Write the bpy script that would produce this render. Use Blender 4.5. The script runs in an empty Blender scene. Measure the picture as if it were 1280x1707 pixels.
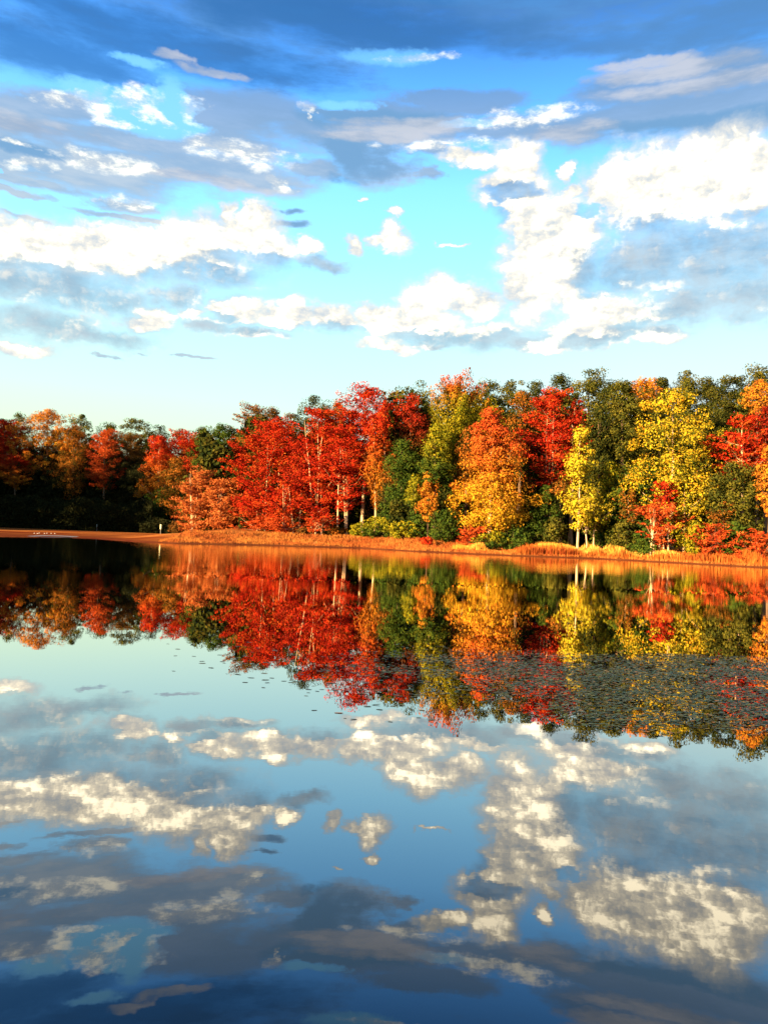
import bpy, math, random, os
import numpy as np

# ------------------------------------------------------------------ camera
scene = bpy.context.scene
CAM_H = 1.8                      # eye height above the water
FPX = 1233.0                     # focal length in photo pixels (1280 x 1707)
PITCH = math.radians(1.51)
ROLL = math.radians(2.1)
cam_data = bpy.data.cameras.new("camera")
cam_data.sensor_fit = 'VERTICAL'
cam_data.sensor_height = 36.0
cam_data.lens = 26.0
cam_data.clip_end = 9000.0
cam_data.clip_start = 0.1
cam = bpy.data.objects.new("camera", cam_data)
scene.collection.objects.link(cam)
from mathutils import Matrix, Vector
ROT = Matrix.Rotation(PITCH, 3, 'X') @ Matrix.Rotation(math.radians(90), 3, 'X') @ Matrix.Rotation(ROLL, 3, 'Z')
cam.matrix_world = Matrix.Translation((0, 0, CAM_H)) @ ROT.to_4x4()
scene.camera = cam

def ray(px, py):
    """world direction seen at a pixel of the photograph"""
    v = ROT @ Vector(((px - 640) / FPX, -(py - 853.5) / FPX, -1.0))
    return v.normalized()

def at(px, py, Y):
    """world point seen at a pixel, at distance Y in front of the camera"""
    d = ray(px, py)
    k = Y / d.y
    return Vector((d.x * k, Y, CAM_H + d.z * k))

# ------------------------------------------------------------------ exposure, sun
scene.view_settings.view_transform = 'Standard'
scene.view_settings.look = 'None'
scene.view_settings.gamma = 1.0
scene.view_settings.use_curve_mapping = False
EXPO = 2.3
scene.view_settings.exposure = EXPO
SUN_EL = math.radians(15)
SUN_AZ = math.radians(52)        # behind the camera, this far round to its left
to_sun = Vector((-math.sin(SUN_AZ) * math.cos(SUN_EL), -math.cos(SUN_AZ) * math.cos(SUN_EL), math.sin(SUN_EL)))
sun_data = bpy.data.lights.new("sun", 'SUN')
sun_data.energy = 5.0
sun_data.angle = math.radians(0.6)
sun_data.color = (1.0, 0.70, 0.38)
sun = bpy.data.objects.new("sun", sun_data)
scene.collection.objects.link(sun)
sun.rotation_euler = to_sun.to_track_quat('Z', 'Y').to_euler()

try:
    scene.cycles.use_adaptive_sampling = True
    scene.cycles.adaptive_threshold = 0.015
    scene.cycles.max_bounces = 8
    scene.cycles.transparent_max_bounces = 8
    scene.cycles.use_denoising = True
    scene.cycles.caustics_reflective = False
    scene.cycles.caustics_refractive = False
except Exception:
    pass

def srgb(r, g, b):
    f = lambda c: (c / 255) / 12.92 if c <= 10.3 else ((c / 255 + 0.055) / 1.055) ** 2.4
    return (f(r), f(g), f(b), 1.0)

# ------------------------------------------------------------------ sky with clouds
world = bpy.data.worlds.new("World")
scene.world = world
world.use_nodes = True
WT = world.node_tree
WT.nodes.clear()

class NT:
    """small helper for writing node graphs"""
    def __init__(s, tree): s.t = tree
    def n(s, kind, **kw):
        nd = s.t.nodes.new(kind)
        for k, v in kw.items(): setattr(nd, k, v)
        return nd
    def put(s, sock, v):
        if isinstance(v, bpy.types.NodeSocket): s.t.links.new(v, sock)
        else: sock.default_value = v
    def m(s, op, a, b=None, c=None, clamp=False):
        nd = s.n('ShaderNodeMath', operation=op, use_clamp=clamp)
        s.put(nd.inputs[0], a)
        if b is not None: s.put(nd.inputs[1], b)
        if c is not None: s.put(nd.inputs[2], c)
        return nd.outputs[0]
    def v(s, op, a, b=None, c=None):
        nd = s.n('ShaderNodeVectorMath', operation=op)
        s.put(nd.inputs[0], a)
        if b is not None:
            if op == 'SCALE': s.put(nd.inputs['Scale'], b)
            else: s.put(nd.inputs[1], b)
        if c is not None: s.put(nd.inputs[2], c)
        return nd.outputs['Value'] if op in ('DOT_PRODUCT', 'LENGTH') else nd.outputs[0]
    def noise(s, vec, scale, detail=4, rough=0.5, color=False, lac=2.0, dist=0.0):
        nd = s.n('ShaderNodeTexNoise')
        if vec is not None: s.put(nd.inputs['Vector'], vec)
        nd.inputs['Scale'].default_value = scale
        nd.inputs['Detail'].default_value = detail
        nd.inputs['Roughness'].default_value = rough
        nd.inputs['Lacunarity'].default_value = lac
        nd.inputs['Distortion'].default_value = dist
        return nd.outputs['Color'] if color else nd.outputs['Fac']
    def smooth(s, x, lo, hi, a=0.0, b=1.0):
        nd = s.n('ShaderNodeMapRange', interpolation_type='SMOOTHSTEP')
        s.put(nd.inputs['Value'], x)
        s.put(nd.inputs['From Min'], lo); s.put(nd.inputs['From Max'], hi)
        s.put(nd.inputs['To Min'], a); s.put(nd.inputs['To Max'], b)
        return nd.outputs[0]
    def lin(s, x, lo, hi, a=0.0, b=1.0):
        nd = s.n('ShaderNodeMapRange', interpolation_type='LINEAR')
        s.put(nd.inputs['Value'], x)
        s.put(nd.inputs['From Min'], lo); s.put(nd.inputs['From Max'], hi)
        s.put(nd.inputs['To Min'], a); s.put(nd.inputs['To Max'], b)
        return nd.outputs[0]
    def mix(s, f, a, b, blend='MIX'):
        nd = s.n('ShaderNodeMix', data_type='RGBA', blend_type=blend)
        s.put(nd.inputs[0], f); s.put(nd.inputs[6], a); s.put(nd.inputs[7], b)
        return nd.outputs[2]
    def ramp(s, f, stops, interp='LINEAR'):
        nd = s.n('ShaderNodeValToRGB')
        s.put(nd.inputs[0], f)
        cr = nd.color_ramp
        cr.interpolation = interp
        while len(cr.elements) < len(stops): cr.elements.new(0.5)
        for e, (p, c) in zip(cr.elements, stops):
            e.position = p
        for e, (p, c) in zip(cr.elements, stops):
            e.color = c
        return nd.outputs[0]
    def xyz(s, vec):
        nd = s.n('ShaderNodeSeparateXYZ'); s.put(nd.inputs[0], vec); return nd.outputs
    def comb(s, x, y, z=0.0):
        nd = s.n('ShaderNodeCombineXYZ')
        s.put(nd.inputs[0], x); s.put(nd.inputs[1], y); s.put(nd.inputs[2], z)
        return nd.outputs[0]

def azel(px, py):
    d = ray(px, py)
    return math.degrees(math.atan2(d.x, d.y)), math.degrees(math.asin(d.z))

W = NT(WT)
tc = W.n('ShaderNodeTexCoord')
D = tc.outputs['Generated']                      # direction looked in
dx, dy, dz = W.xyz(D)
az = W.m('MULTIPLY', W.m('ARCTAN2', dx, dy), 180 / math.pi)
el = W.m('MULTIPLY', W.m('ARCSINE', dz), 180 / math.pi)
P = W.comb(az, el, 0.0)                          # degrees of azimuth and elevation
Dn = W.v('MULTIPLY', D, (1.0, 1.0, 1.7))

# colours of the clear sky by elevation (radiance; blue may exceed 1)
SKY = [(0.00, (0.90, 1.02, 0.76, 1)), (0.12, (0.88, 1.10, 0.84, 1)), (0.20, (0.83, 1.15, 1.00, 1)), (0.32, (0.68, 1.16, 1.28, 1)),
       (0.44, (0.48, 1.10, 1.60, 1)), (0.56, (0.34, 0.96, 1.75, 1)), (0.68, (0.155, 0.58, 1.42, 1)), (0.80, (0.05, 0.25, 0.80, 1)), (1.00, (0.02, 0.10, 0.42, 1))]
sky = W.ramp(W.lin(el, 0.0, 45.0), SKY)
# the horizon is yellower towards the left
warm = W.m('MULTIPLY', W.smooth(az, 5.0, -26.0), W.smooth(el, 12.0, 5.0))
sky = W.mix(warm, sky, W.mix(1.0, sky, (1.02, 1.0, 0.88, 1), 'MULTIPLY'))

sky = W.mix(W.m('MULTIPLY', W.smooth(az, -4.0, 22.0, 0.0, 0.7), W.smooth(el, 20.0, 8.0)), sky, (0.90, 1.02, 1.04, 1))

# warp of the cloud outlines
w1 = W.v('SUBTRACT', W.noise(Dn, 9.0, 5, 0.60, color=True), (0.5, 0.5, 0.5))
Pw = W.v('MULTIPLY_ADD', w1, (6.0, 3.2, 0.0), P)
w2 = W.v('SUBTRACT', W.noise(Dn, 34.0, 4, 0.6, color=True), (0.5, 0.5, 0.5))
Pw = W.v('MULTIPLY_ADD', w2, (1.6, 1.3, 0.0), Pw)
Ps = W.v('MULTIPLY_ADD', w1, (12.0, 1.7, 0.0), P)  # stretched for the high streaks
Ps = W.v('MULTIPLY_ADD', w2, (3.0, 0.5, 0.0), Ps)

def blobs(P, items, k):
    """union of soft ellipses placed by azimuth and elevation: 1 at a centre, 0 at the rim, negative outside"""
    acc = None
    for it in items:
        cx, cy, rx, ry = it[:4]
        a, e = azel(cx, cy)
        ra, re = math.degrees(rx / FPX), math.degrees(ry / FPX)
        q = W.v('MULTIPLY_ADD', P, (1 / ra, 1 / re, 0.0), (-a / ra, -e / re, 0.0))
        d = W.v('DOT_PRODUCT', q, q)
        if acc is None: acc = d
        else:
            nd = W.n('ShaderNodeMath', operation='SMOOTH_MIN')
            W.put(nd.inputs[0], acc); W.put(nd.inputs[1], d); nd.inputs[2].default_value = k
            acc = nd.outputs[0]
    return W.m('SUBTRACT', 1.0, acc)

# heaped cloud: the whole bodies
CUM = [  # big bank on the left
    (-60,420,90,55),(20,415,60,45),(80,425,70,48),(165,430,95,50),(265,425,95,52),(350,415,90,50),(425,400,60,50),
    (425,360,26,30),(380,352,18,18),(85,392,18,16),(20,380,16,18),(120,480,120,30),(280,490,60,22),(460,425,40,28),
    (30,470,90,30),(518,412,22,15),(592,412,15,12),(660,400,24,26),(640,412,26,10),(665,356,16,8),(530,440,40,14),
    # row below it
    (60,540,110,30),(160,560,90,20),(245,528,50,26),(310,520,30,14),(400,520,55,26),(480,525,60,24),(560,530,50,22),
    (350,545,60,18),(430,556,60,12),(20,580,60,12),
    # middle low bank
    (640,520,50,22),(720,500,60,32),(790,505,50,26),(700,545,110,28),(800,560,90,24),(640,575,60,9),(890,570,60,14),
    (985,555,110,20),(1080,560,70,16),
    # right bank
    (860,280,42,34),(835,318,50,24),(775,270,55,12),(890,330,30,30),(885,400,45,52),(945,400,50,60),(900,480,58,55),(960,470,70,60),
    (1020,300,36,42),(1060,350,60,62),(1040,290,30,20),(1165,285,32,38),(1110,320,50,42),(1200,320,70,62),(1260,310,50,55),
    (1085,440,110,75),(1180,430,110,75),(1260,430,70,80),(1050,520,80,34),(1160,505,80,34),(1250,500,60,40),(1000,510,60,34),
    (1120,310,150,62),(1215,290,90,60),(930,420,85,95),(880,350,50,60),(250,425,210,44),(80,440,120,44),(600,330,6,4),(960,310,22,12),(945,280,12,16),(750,405,24,4),(720,570,50,9)]
f_c = blobs(Pw, CUM, 0.35)
# which parts of them lie in their own shade
SHD = [(50,470,120,26),(160,478,110,20),(260,480,70,24),(330,475,80,16),(430,440,70,14),(390,455,60,10),(540,450,35,22),
    (60,545,130,22),(160,565,90,14),(30,515,60,10),(240,560,60,10),(350,548,60,12),(440,552,80,10),(560,548,50,10),(380,528,30,6),
    (790,570,90,14),(720,560,60,8),(850,560,50,10),
    (1080,420,95,45),(1170,430,110,48),(1250,440,90,60),(1230,500,80,36),(1150,500,70,22),(1090,545,70,12),(1010,450,45,36),
    (850,322,42,9),(825,355,22,10),(980,350,14,10),(1260,380,40,16),(1200,540,90,12),(980,565,60,8)]
f_s = blobs(Pw, SHD, 0.5)
def puff(vec):
    nd = W.n('ShaderNodeTexVoronoi', voronoi_dimensions='2D', feature='F1', normalize=True)
    W.put(nd.inputs['Vector'], vec)
    nd.inputs['Scale'].default_value = 0.33
    nd.inputs['Detail'].default_value = 3.0
    nd.inputs['Roughness'].default_value = 0.62
    nd.inputs['Lacunarity'].default_value = 2.3
    return W.m('SUBTRACT', 1.0, nd.outputs['Distance'])
Pv = W.v('MULTIPLY_ADD', w2, (1.6, 1.6, 0.0), P)
p_a = puff(Pv); p_b = puff(W.v('ADD', Pv, (-0.22, 0.38, 0.0)))
fb = W.noise(Dn, 17.0, 7, 0.57)
n_s0 = W.noise(W.v('MULTIPLY', D, (1.0, 1.0, 3.0)), 13.0, 6, 0.6)
n_b = W.m('ADD', W.m('MULTIPLY', fb, 0.62), W.m('MULTIPLY', W.lin(p_a, 0.45, 0.85), 0.38))
relief = W.m('MULTIPLY', W.m('SUBTRACT', p_a, p_b), 2.2)
fb2 = W.noise(W.v('ADD', Dn, (-0.008, 0.0, 0.020)), 17.0, 6, 0.57)
relief = W.m('ADD', relief, W.m('MULTIPLY', W.m('SUBTRACT', fb, fb2), 3.2))
shade_r = W.m('ADD', f_s, W.m('MULTIPLY', W.m('SUBTRACT', fb, 0.5), -0.8))
shade_c = W.smooth(W.m('SUBTRACT', shade_r, W.m('MULTIPLY', relief, 0.55)), -1.35, 0.40)
hi = W.m('ADD', 0.72, W.m('MULTIPLY', shade_c, 0.9))
dens = W.m('ADD', f_c, W.m('MULTIPLY', W.m('SUBTRACT', n_b, 0.5), 1.45))
cov_c = W.smooth(dens, -0.62, hi)
depth = W.smooth(dens, -0.35, 1.15, 0.0, 1.0)
big = W.m('MULTIPLY', W.m('SUBTRACT', n_s0, 0.48), 3.4)
bright = W.lin(W.m('ADD', relief, big), -0.8, 0.9, 0.0, 1.0)
bright = W.m('MULTIPLY', bright, W.m('ADD', 0.06, W.m('MULTIPLY', depth, 1.0)))
lit_col = W.ramp(bright, [(0.0, (0.66, 0.74, 0.80, 1)), (0.28, (0.98, 0.95, 0.86, 1)), (0.55, (1.6, 1.44, 1.12, 1)), (0.85, (3.3, 2.9, 2.1, 1))])
low_shade = W.mix(W.smooth(el, 12.0, 24.0), (0.37, 0.54, 0.66, 1), (0.25, 0.39, 0.57, 1))
dark_col = W.mix(W.smooth(n_s0, 0.36, 0.66), low_shade, (0.54, 0.63, 0.70, 1))
dark_col = W.mix(W.smooth(relief, 0.1, 0.9, 0.0, 0.7), dark_col, (1.00, 0.94, 0.84, 1))
cum_col = W.mix(shade_c, lit_col, dark_col)

# high layered cloud: grey-blue sheets
STR = [(-30,245,160,40),(120,270,200,38),(200,235,140,20),(330,280,160,20),(330,225,170,22),(430,200,130,34),(560,215,120,24),(610,262,75,40),
    (520,285,60,14),(650,190,110,18),(730,215,80,20),(720,250,40,10),(800,175,100,14),(900,215,120,17),(1010,215,120,20),(1130,190,190,36),
    (1250,180,120,38),(1080,150,110,24),(1200,120,130,30),(60,305,90,6),(700,290,30,8),(730,160,70,10),
    (485,372,52,7),(470,346,30,5),(220,360,75,4),(40,360,45,4),(30,318,60,4),(200,598,30,3),(290,594,26,2.5),(205,340,50,8),
    (100,180,80,20),(30,200,70,30),(300,170,40,8)]
f_t = blobs(Ps, STR, 0.5)
n_s = W.noise(W.v('MULTIPLY', D, (1.0, 1.0, 5.0)), 9.0, 7, 0.62)
cov_t = W.smooth(W.m('ADD', f_t, W.m('MULTIPLY', W.m('SUBTRACT', n_s, 0.5), 2.8)), -0.80, 0.70, 0.0, 0.95)
# the thick dark sheet overhead
veil = W.m('MULTIPLY', W.smooth(W.m('ADD', el, W.m('MULTIPLY', W.m('SUBTRACT', n_s, 0.5), 16.0)), 31.0, 36.5), 0.9)
cov_v = veil
tcol = W.ramp(W.lin(el, 10.0, 45.0), [(0.0, (0.46, 0.62, 0.74, 1)), (0.30, (0.40, 0.57, 0.75, 1)), (0.50, (0.30, 0.47, 0.70, 1)),
    (0.66, (0.15, 0.33, 0.63, 1)), (0.80, (0.045, 0.19, 0.50, 1)), (1.0, (0.02, 0.09, 0.34, 1))])
tcol = W.mix(W.smooth(n_s, 0.40, 0.66, 0.0, 0.55), tcol, W.mix(W.smooth(el, 22.0, 34.0), (0.70, 0.76, 0.80, 1), (0.10, 0.36, 0.82, 1)))
dkp = [(600,262,70,30),(640,200,110,14),(30,245,60,8),(560,300,40,8),(1100,212,170,10),(1230,205,90,12),(480,372,52,7),(470,346,30,5)]
f_d = blobs(Ps, dkp, 0.4)
tcol = W.mix(W.smooth(W.m('ADD', f_d, W.m('MULTIPLY', W.m('SUBTRACT', n_s, 0.5), 2.0)), -0.8, 0.8, 0.0, 0.9), tcol, (0.18, 0.38, 0.64, 1))

# lit tops and tatters inside the sheets
LIT = [(75,160,24,10),(110,158,22,9),(150,172,34,18),(175,198,30,12),(205,210,20,7),(235,167,38,15),(268,200,16,9),(345,190,26,14),
    (540,176,26,6),(560,184,14,4),(175,276,60,11),(135,262,14,12),(220,282,30,9),
    (385,255,75,14),(440,258,40,10),(430,295,16,12),(18,236,24,3),(55,274,30,9),(870,192,30,7),(930,198,24,12),(860,205,60,8),
    (960,190,30,8),(775,240,60,7),(210,335,34,8),(560,196,6,4),(690,95,70,5),(720,246,60,6)]
f_l = blobs(Ps, LIT, 0.3)
n_l = W.noise(W.v('MULTIPLY', D, (1.0, 1.0, 2.6)), 30.0, 6, 0.68)
cov_l = W.smooth(W.m('ADD', f_l, W.m('MULTIPLY', W.m('SUBTRACT', n_l, 0.5), 4.2)), -0.9, 1.9, 0.0, 0.92)
lcol = W.mix(W.smooth(n_l, 0.42, 0.62), (0.70, 0.76, 0.80, 1), (1.7, 1.6, 1.3, 1))
SOFT = [(308,97,44,7),(380,123,55,7),(1120,118,130,11),(1180,140,150,12),(1060,108,70,7),(700,212,100,12),(60,215,120,14),(640,228,80,8),(940,225,70,10),(330,300,90,8)]
f_o = blobs(Ps, SOFT, 0.5)
cov_o = W.smooth(W.m('ADD', f_o, W.m('MULTIPLY', W.m('SUBTRACT', n_s, 0.5), 2.0)), -0.6, 0.9, 0.0, 0.75)
# clear blue holes in the sheets
HOLE = [(250,195,90,24),(320,195,40,22),(600,172,45,7),(120,145,60,12),(640,92,90,9),(240,105,50,7),(300,180,30,30),(20,290,8,5),(800,208,60,5)]
f_h = blobs(Ps, HOLE, 0.4)
hole = W.smooth(W.m('ADD', f_h, W.m('MULTIPLY', W.m('SUBTRACT', n_l, 0.5), 1.6)), -0.9, 0.8)
keep = W.m('SUBTRACT', 1.0, hole)

f_k = blobs(Ps, [(60,80,200,30),(300,88,260,26),(560,30,260,34),(150,20,300,20),(1000,70,200,16),(760,60,200,24),(1250,30,200,30)], 0.6)
slate = W.smooth(W.m('ADD', f_k, W.m('MULTIPLY', W.m('SUBTRACT', n_s, 0.5), 3.0)), -0.9, 1.0, 0.0, 0.75)
# unseen parts of the sky: broken cloud of the same sort
away = W.smooth(W.m('ABSOLUTE', az), 32.0, 42.0)
gen = W.m('MULTIPLY', away, W.smooth(W.noise(Dn, 3.0, 6, 0.6), 0.47, 0.62))
gen = W.m('MULTIPLY', gen, W.smooth(el, 2.0, 12.0))

col = W.mix(cov_v, sky, tcol)
col = W.mix(W.m('MULTIPLY', cov_t, keep), col, tcol)
col = W.mix(W.m('MULTIPLY', slate, keep), col, W.mix(W.smooth(az, 0.0, 20.0), (0.030, 0.165, 0.47, 1), (0.095, 0.27, 0.58, 1)))
col = W.mix(W.m('MULTIPLY', hole, 0.9), col, W.mix(W.smooth(el, 28.0, 38.0), (0.30, 0.80, 1.25, 1), (0.12, 0.50, 1.10, 1)))
col = W.mix(cov_o, col, W.mix(W.smooth(n_s, 0.35, 0.65), (0.36, 0.46, 0.62, 1), (0.72, 0.73, 0.78, 1)))
col = W.mix(cov_l, col, lcol)
col = W.mix(cov_c, col, cum_col)
col = W.mix(gen, col, W.mix(n_b, (0.45, 0.52, 0.62, 1), (1.1, 1.05, 0.95, 1)))
# physical daylight sky underneath, at the sun's own place
skyt = W.n('ShaderNodeTexSky', sky_type='NISHITA')
skyt.sun_disc = False
skyt.sun_elevation = SUN_EL
skyt.sun_rotation = math.pi + SUN_AZ
col = W.mix(0.006, col, W.mix(1.0, skyt.outputs[0], (0.3, 0.3, 0.3, 1), 'MULTIPLY'))
bg = W.n('ShaderNodeBackground')
W.put(bg.inputs[0], col)
bg.inputs[1].default_value = 2.0 ** -EXPO
world.cycles.sampling_method = 'NONE'
out = W.n('ShaderNodeOutputWorld')
WT.links.new(bg.outputs[0], out.inputs[0])

# ------------------------------------------------------------------ materials helpers
def new_mat(name):
    m = bpy.data.materials.new(name); m.use_nodes = True
    m.node_tree.nodes.clear()
    return m, NT(m.node_tree)
def finish(T, shader, disp=None):
    o = T.n('ShaderNodeOutputMaterial')
    T.t.links.new(shader, o.inputs[0])
def make_obj(name, verts, faces, mat, parent=None, smooth=False):
    me = bpy.data.meshes.new(name)
    me.from_pydata(verts, [], faces)
    if mat: me.materials.append(mat)
    if smooth: me.shade_smooth()
    o = bpy.data.objects.new(name, me)
    scene.collection.objects.link(o)
    o.parent = parent
    return o

# ------------------------------------------------------------------ the lake
mw, T = new_mat("lake_water")
geo = T.n('ShaderNodeNewGeometry')
pos = geo.outputs['Position']
px_, py_, pz_ = T.xyz(pos)
lw = T.n('ShaderNodeLayerWeight'); lw.inputs['Blend'].default_value = 0.5
facing = lw.outputs['Facing']
# calm near the viewer, a breath of wind under the far bank and over the weed
far_band = T.smooth(py_, 26.0, 44.0)
streak = T.smooth(T.noise(T.v('MULTIPLY', pos, (0.02, 0.16, 1.0)), 1.0, 2, 0.5), 0.42, 0.58)
amt = T.m('ADD', T.m('MULTIPLY', far_band, 0.9), T.m('MULTIPLY', T.m('MULTIPLY', streak, T.smooth(py_, 14.0, 24.0)), 0.35))
rip = T.noise(T.v('MULTIPLY', pos, (1.0, 1.6, 1.0)), 3.2, 3, 0.55)
bump = T.n('ShaderNodeBump')
T.put(bump.inputs['Strength'], T.m('ADD', T.m('MULTIPLY', amt, 0.05), 0.0030, clamp=True))
bump.inputs['Distance'].default_value = 0.05
T.put(bump.inputs['Height'], rip)
refl = T.m('MULTIPLY', T.m('POWER', facing, 2.8), 1.24, clamp=True)
gl = T.n('ShaderNodeBsdfGlossy'); gl.inputs['Roughness'].default_value = 0.0
gl.inputs['Color'].default_value = (0.98, 0.96, 0.92, 1)
T.put(gl.inputs['Normal'], bump.outputs[0])
df = T.n('ShaderNodeBsdfDiffuse'); df.inputs['Color'].default_value = (0.0006, 0.0012, 0.0030, 1)
mx = T.n('ShaderNodeMixShader')
T.put(mx.inputs[0], refl); T.put(mx.inputs[1], df.outputs[0]); T.put(mx.inputs[2], gl.outputs[0])
finish(T, mx.outputs[0])
wat = make_obj('lake_water', [(-700,-700,0),(700,-700,0),(700,700,0),(-700,700,0)], [(0,1,2,3)], mw)
wat['kind'] = 'structure'

# ------------------------------------------------------------------ terrain
WATERLINE = [(0,894.5),(60,895.5),(110,896),(160,898),(230,903),(290,906),(430,909),(600,914),(700,920),(860,927),(1000,932),(1130,939),(1280,947)]
sx, sy = [], []
for (a, b) in WATERLINE:
    d = ray(a, b); k = -CAM_H / d.z
    sx.append(d.x * k); sy.append(d.y * k)
sx = [-900, -130, -100, -84, -66, -50] + sx + [44, 58, 74, 100, 900]
sy = [-400, -60, 10, 46, 66, 71] + sy + [56, 42, 10, -60, -400]
def shore_y(x): return np.interp(x, sx, sy)
def sstep(a, b, x):
    t = np.clip((x - a) / (b - a), 0, 1); return t * t * (3 - 2 * t)
def wob(x, y):
    return (np.sin(x * 0.9 + 1.3 * np.sin(y * 0.37)) + np.sin(y * 1.1 + 2.0 * np.sin(x * 0.23))) * 0.5
def ground_z(x, y):
    x = np.asarray(x, float); y = np.asarray(y, float)
    d = y - shore_y(x)
    under = -3.0 * sstep(0, 25, -d) - 0.10 * np.clip(-d, 0, 1)
    bank = 0.10 * sstep(0, 0.5, d) + 0.12 * sstep(1, 3, d) + 0.85 * sstep(2.5, 12, d) + 0.8 * sstep(14, 40, d)
    beach = 0.05 * sstep(0, 0.7, d) + 0.14 * sstep(0, 40, d) + 0.9 * sstep(50, 70, d)
    left = sstep(-17, -33, x) * 1.0
    up = bank * (1 - left) + beach * left
    up = up + 0.02 * np.clip(d - 60, 0, 400)
    up = up + wob(x, y) * 0.05 * sstep(0.5, 6, d) * (1 - 0.8 * left)
    return np.where(d > 0, up, under)
gx = np.unique(np.concatenate([np.linspace(-900, -120, 14), np.linspace(-120, -50, 60), np.linspace(-50, 50, 260), np.linspace(50, 120, 50), np.linspace(120, 900, 14)]))
gd = np.unique(np.concatenate([np.linspace(-400, -30, 10), np.linspace(-30, -2, 12), np.linspace(-2, 2, 17), np.linspace(2, 16, 40), np.linspace(16, 90, 60), np.linspace(90, 1500, 14)]))
GX, GD = np.meshgrid(gx, gd)
GY = GD + shore_y(GX)
GZ = ground_z(GX, GY)
nv_r, nv_c = GX.shape
idx = np.arange(nv_r * nv_c).reshape(nv_r, nv_c)
quads = np.stack([idx[:-1, :-1], idx[:-1, 1:], idx[1:, 1:], idx[1:, :-1]], -1).reshape(-1, 4)

def mesh_np(name, verts, quads, mats, attr=None, smooth=False, tris=False):
    k = 3 if tris else 4
    me = bpy.data.meshes.new(name)
    nf = len(quads)
    me.vertices.add(len(verts)); me.vertices.foreach_set('co', np.asarray(verts, np.float32).ravel())
    me.loops.add(nf * k); me.loops.foreach_set('vertex_index', np.asarray(quads, np.int32).ravel())
    me.polygons.add(nf); me.polygons.foreach_set('loop_start', np.arange(0, nf * k, k, dtype=np.int32))
    me.polygons.foreach_set('loop_total', np.full(nf, k, np.int32))
    if attr is not None:
        a = me.attributes.new('tone', 'FLOAT', 'POINT'); a.data.foreach_set('value', np.asarray(attr, np.float32))
    me.update(calc_edges=True)
    me.validate()
    for m in mats: me.materials.append(m)
    if smooth: me.shade_smooth()
    return me
def link(name, me, parent=None, kind=None):
    o = bpy.data.objects.new(name, me); scene.collection.objects.link(o); o.parent = parent
    if kind: o['kind'] = kind
    return o

mg, T = new_mat("bank_soil_and_dead_grass")
geo = T.n('ShaderNodeNewGeometry'); pos = geo.outputs['Position']
zz = T.xyz(pos)[2]; xx = T.xyz(pos)[0]
n1 = T.noise(T.v('MULTIPLY', pos, (0.12, 0.9, 0.4)), 1.0, 6, 0.6)
n2 = T.noise(pos, 5.0, 4, 0.6)
colg = T.ramp(n1, [(0.34, (0.20, 0.045, 0.018, 1)), (0.46, (0.42, 0.14, 0.04, 1)), (0.56, (0.52, 0.21, 0.06, 1)), (0.68, (0.22, 0.055, 0.02, 1))])
colg = T.mix(T.smooth(n2, 0.42, 0.6, 0, 0.7), colg, (0.55, 0.32, 0.11, 1))
mud = T.smooth(T.m('ADD', zz, T.m('MULTIPLY', T.m('SUBTRACT', n1, 0.5), 0.15)), 0.15, 0.05)
n3 = T.noise(T.v('MULTIPLY', pos, (0.03, 0.30, 0.0)), 1.0, 4, 0.6)
onb = T.smooth(xx, -16.0, -26.0)
colg = T.mix(T.m('MULTIPLY', onb, T.smooth(n3, 0.44, 0.56)), colg, (0.17, 0.030, 0.014, 1))
colg = T.mix(T.m('MULTIPLY', onb, T.smooth(T.noise(T.v('MULTIPLY', pos, (0.05, 1.3, 0.0)), 1.0, 3, 0.6), 0.5, 0.62, 0, 0.8)), colg, (0.62, 0.28, 0.09, 1))
colg = T.mix(T.m('MULTIPLY', mud, 0.8), colg, (0.13, 0.040, 0.028, 1))
bp = T.n('ShaderNodeBump'); bp.inputs['Strength'].default_value = 0.6; bp.inputs['Distance'].default_value = 0.05
T.put(bp.inputs['Height'], n2)
dfg = T.n('ShaderNodeBsdfDiffuse'); T.put(dfg.inputs['Color'], T.mix(1.0, colg, (0.60, 0.46, 0.34, 1), 'MULTIPLY')); T.put(dfg.inputs['Normal'], bp.outputs[0])
finish(T, dfg.outputs[0])
link('ground', mesh_np('ground', np.stack([GX, GY, GZ], -1).reshape(-1, 3), quads, [mg], smooth=True), kind='structure')

# ------------------------------------------------------------------ leaf and bark materials
def leaf_mat(name, cols, high=None, hz=(0.35, 0.8), trans=0.18):
    m, T = new_mat(name)
    geo = T.n('ShaderNodeNewGeometry')
    rnd = geo.outputs['Random Per Island']
    at_ = T.n('ShaderNodeAttribute', attribute_name='tone'); tone = at_.outputs['Fac']
    f = T.m('ADD', T.m('MULTIPLY', rnd, 0.55), T.m('MULTIPLY', tone, 0.45))
    st = lambda cs: [(0.12 + 0.76 * i / (len(cs) - 1), (*[q * 0.70 for q in c], 1)) for i, c in enumerate(cs)]
    c = T.ramp(f, st(cols))
    if high:
        tcn = T.n('ShaderNodeTexCoord')
        z = T.xyz(tcn.outputs['Generated'])[2]
        w = T.smooth(T.m('ADD', z, T.m('MULTIPLY', T.m('SUBTRACT', tone, 0.5), 0.22)), hz[0], hz[1])
        c = T.mix(w, c, T.ramp(f, st(high)))
    d = T.n('ShaderNodeBsdfDiffuse'); T.put(d.inputs['Color'], c)
    t = T.n('ShaderNodeBsdfTranslucent'); T.put(t.inputs['Color'], c)
    x = T.n('ShaderNodeMixShader'); x.inputs[0].default_value = trans
    T.put(x.inputs[1], d.outputs[0]); T.put(x.inputs[2], t.outputs[0])
    finish(T, x.outputs[0])
    return m
RED = [(0.14,0.014,0.008),(0.36,0.016,0.008),(0.58,0.030,0.010),(0.58,0.055,0.014),(0.50,0.13,0.02)]
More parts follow.
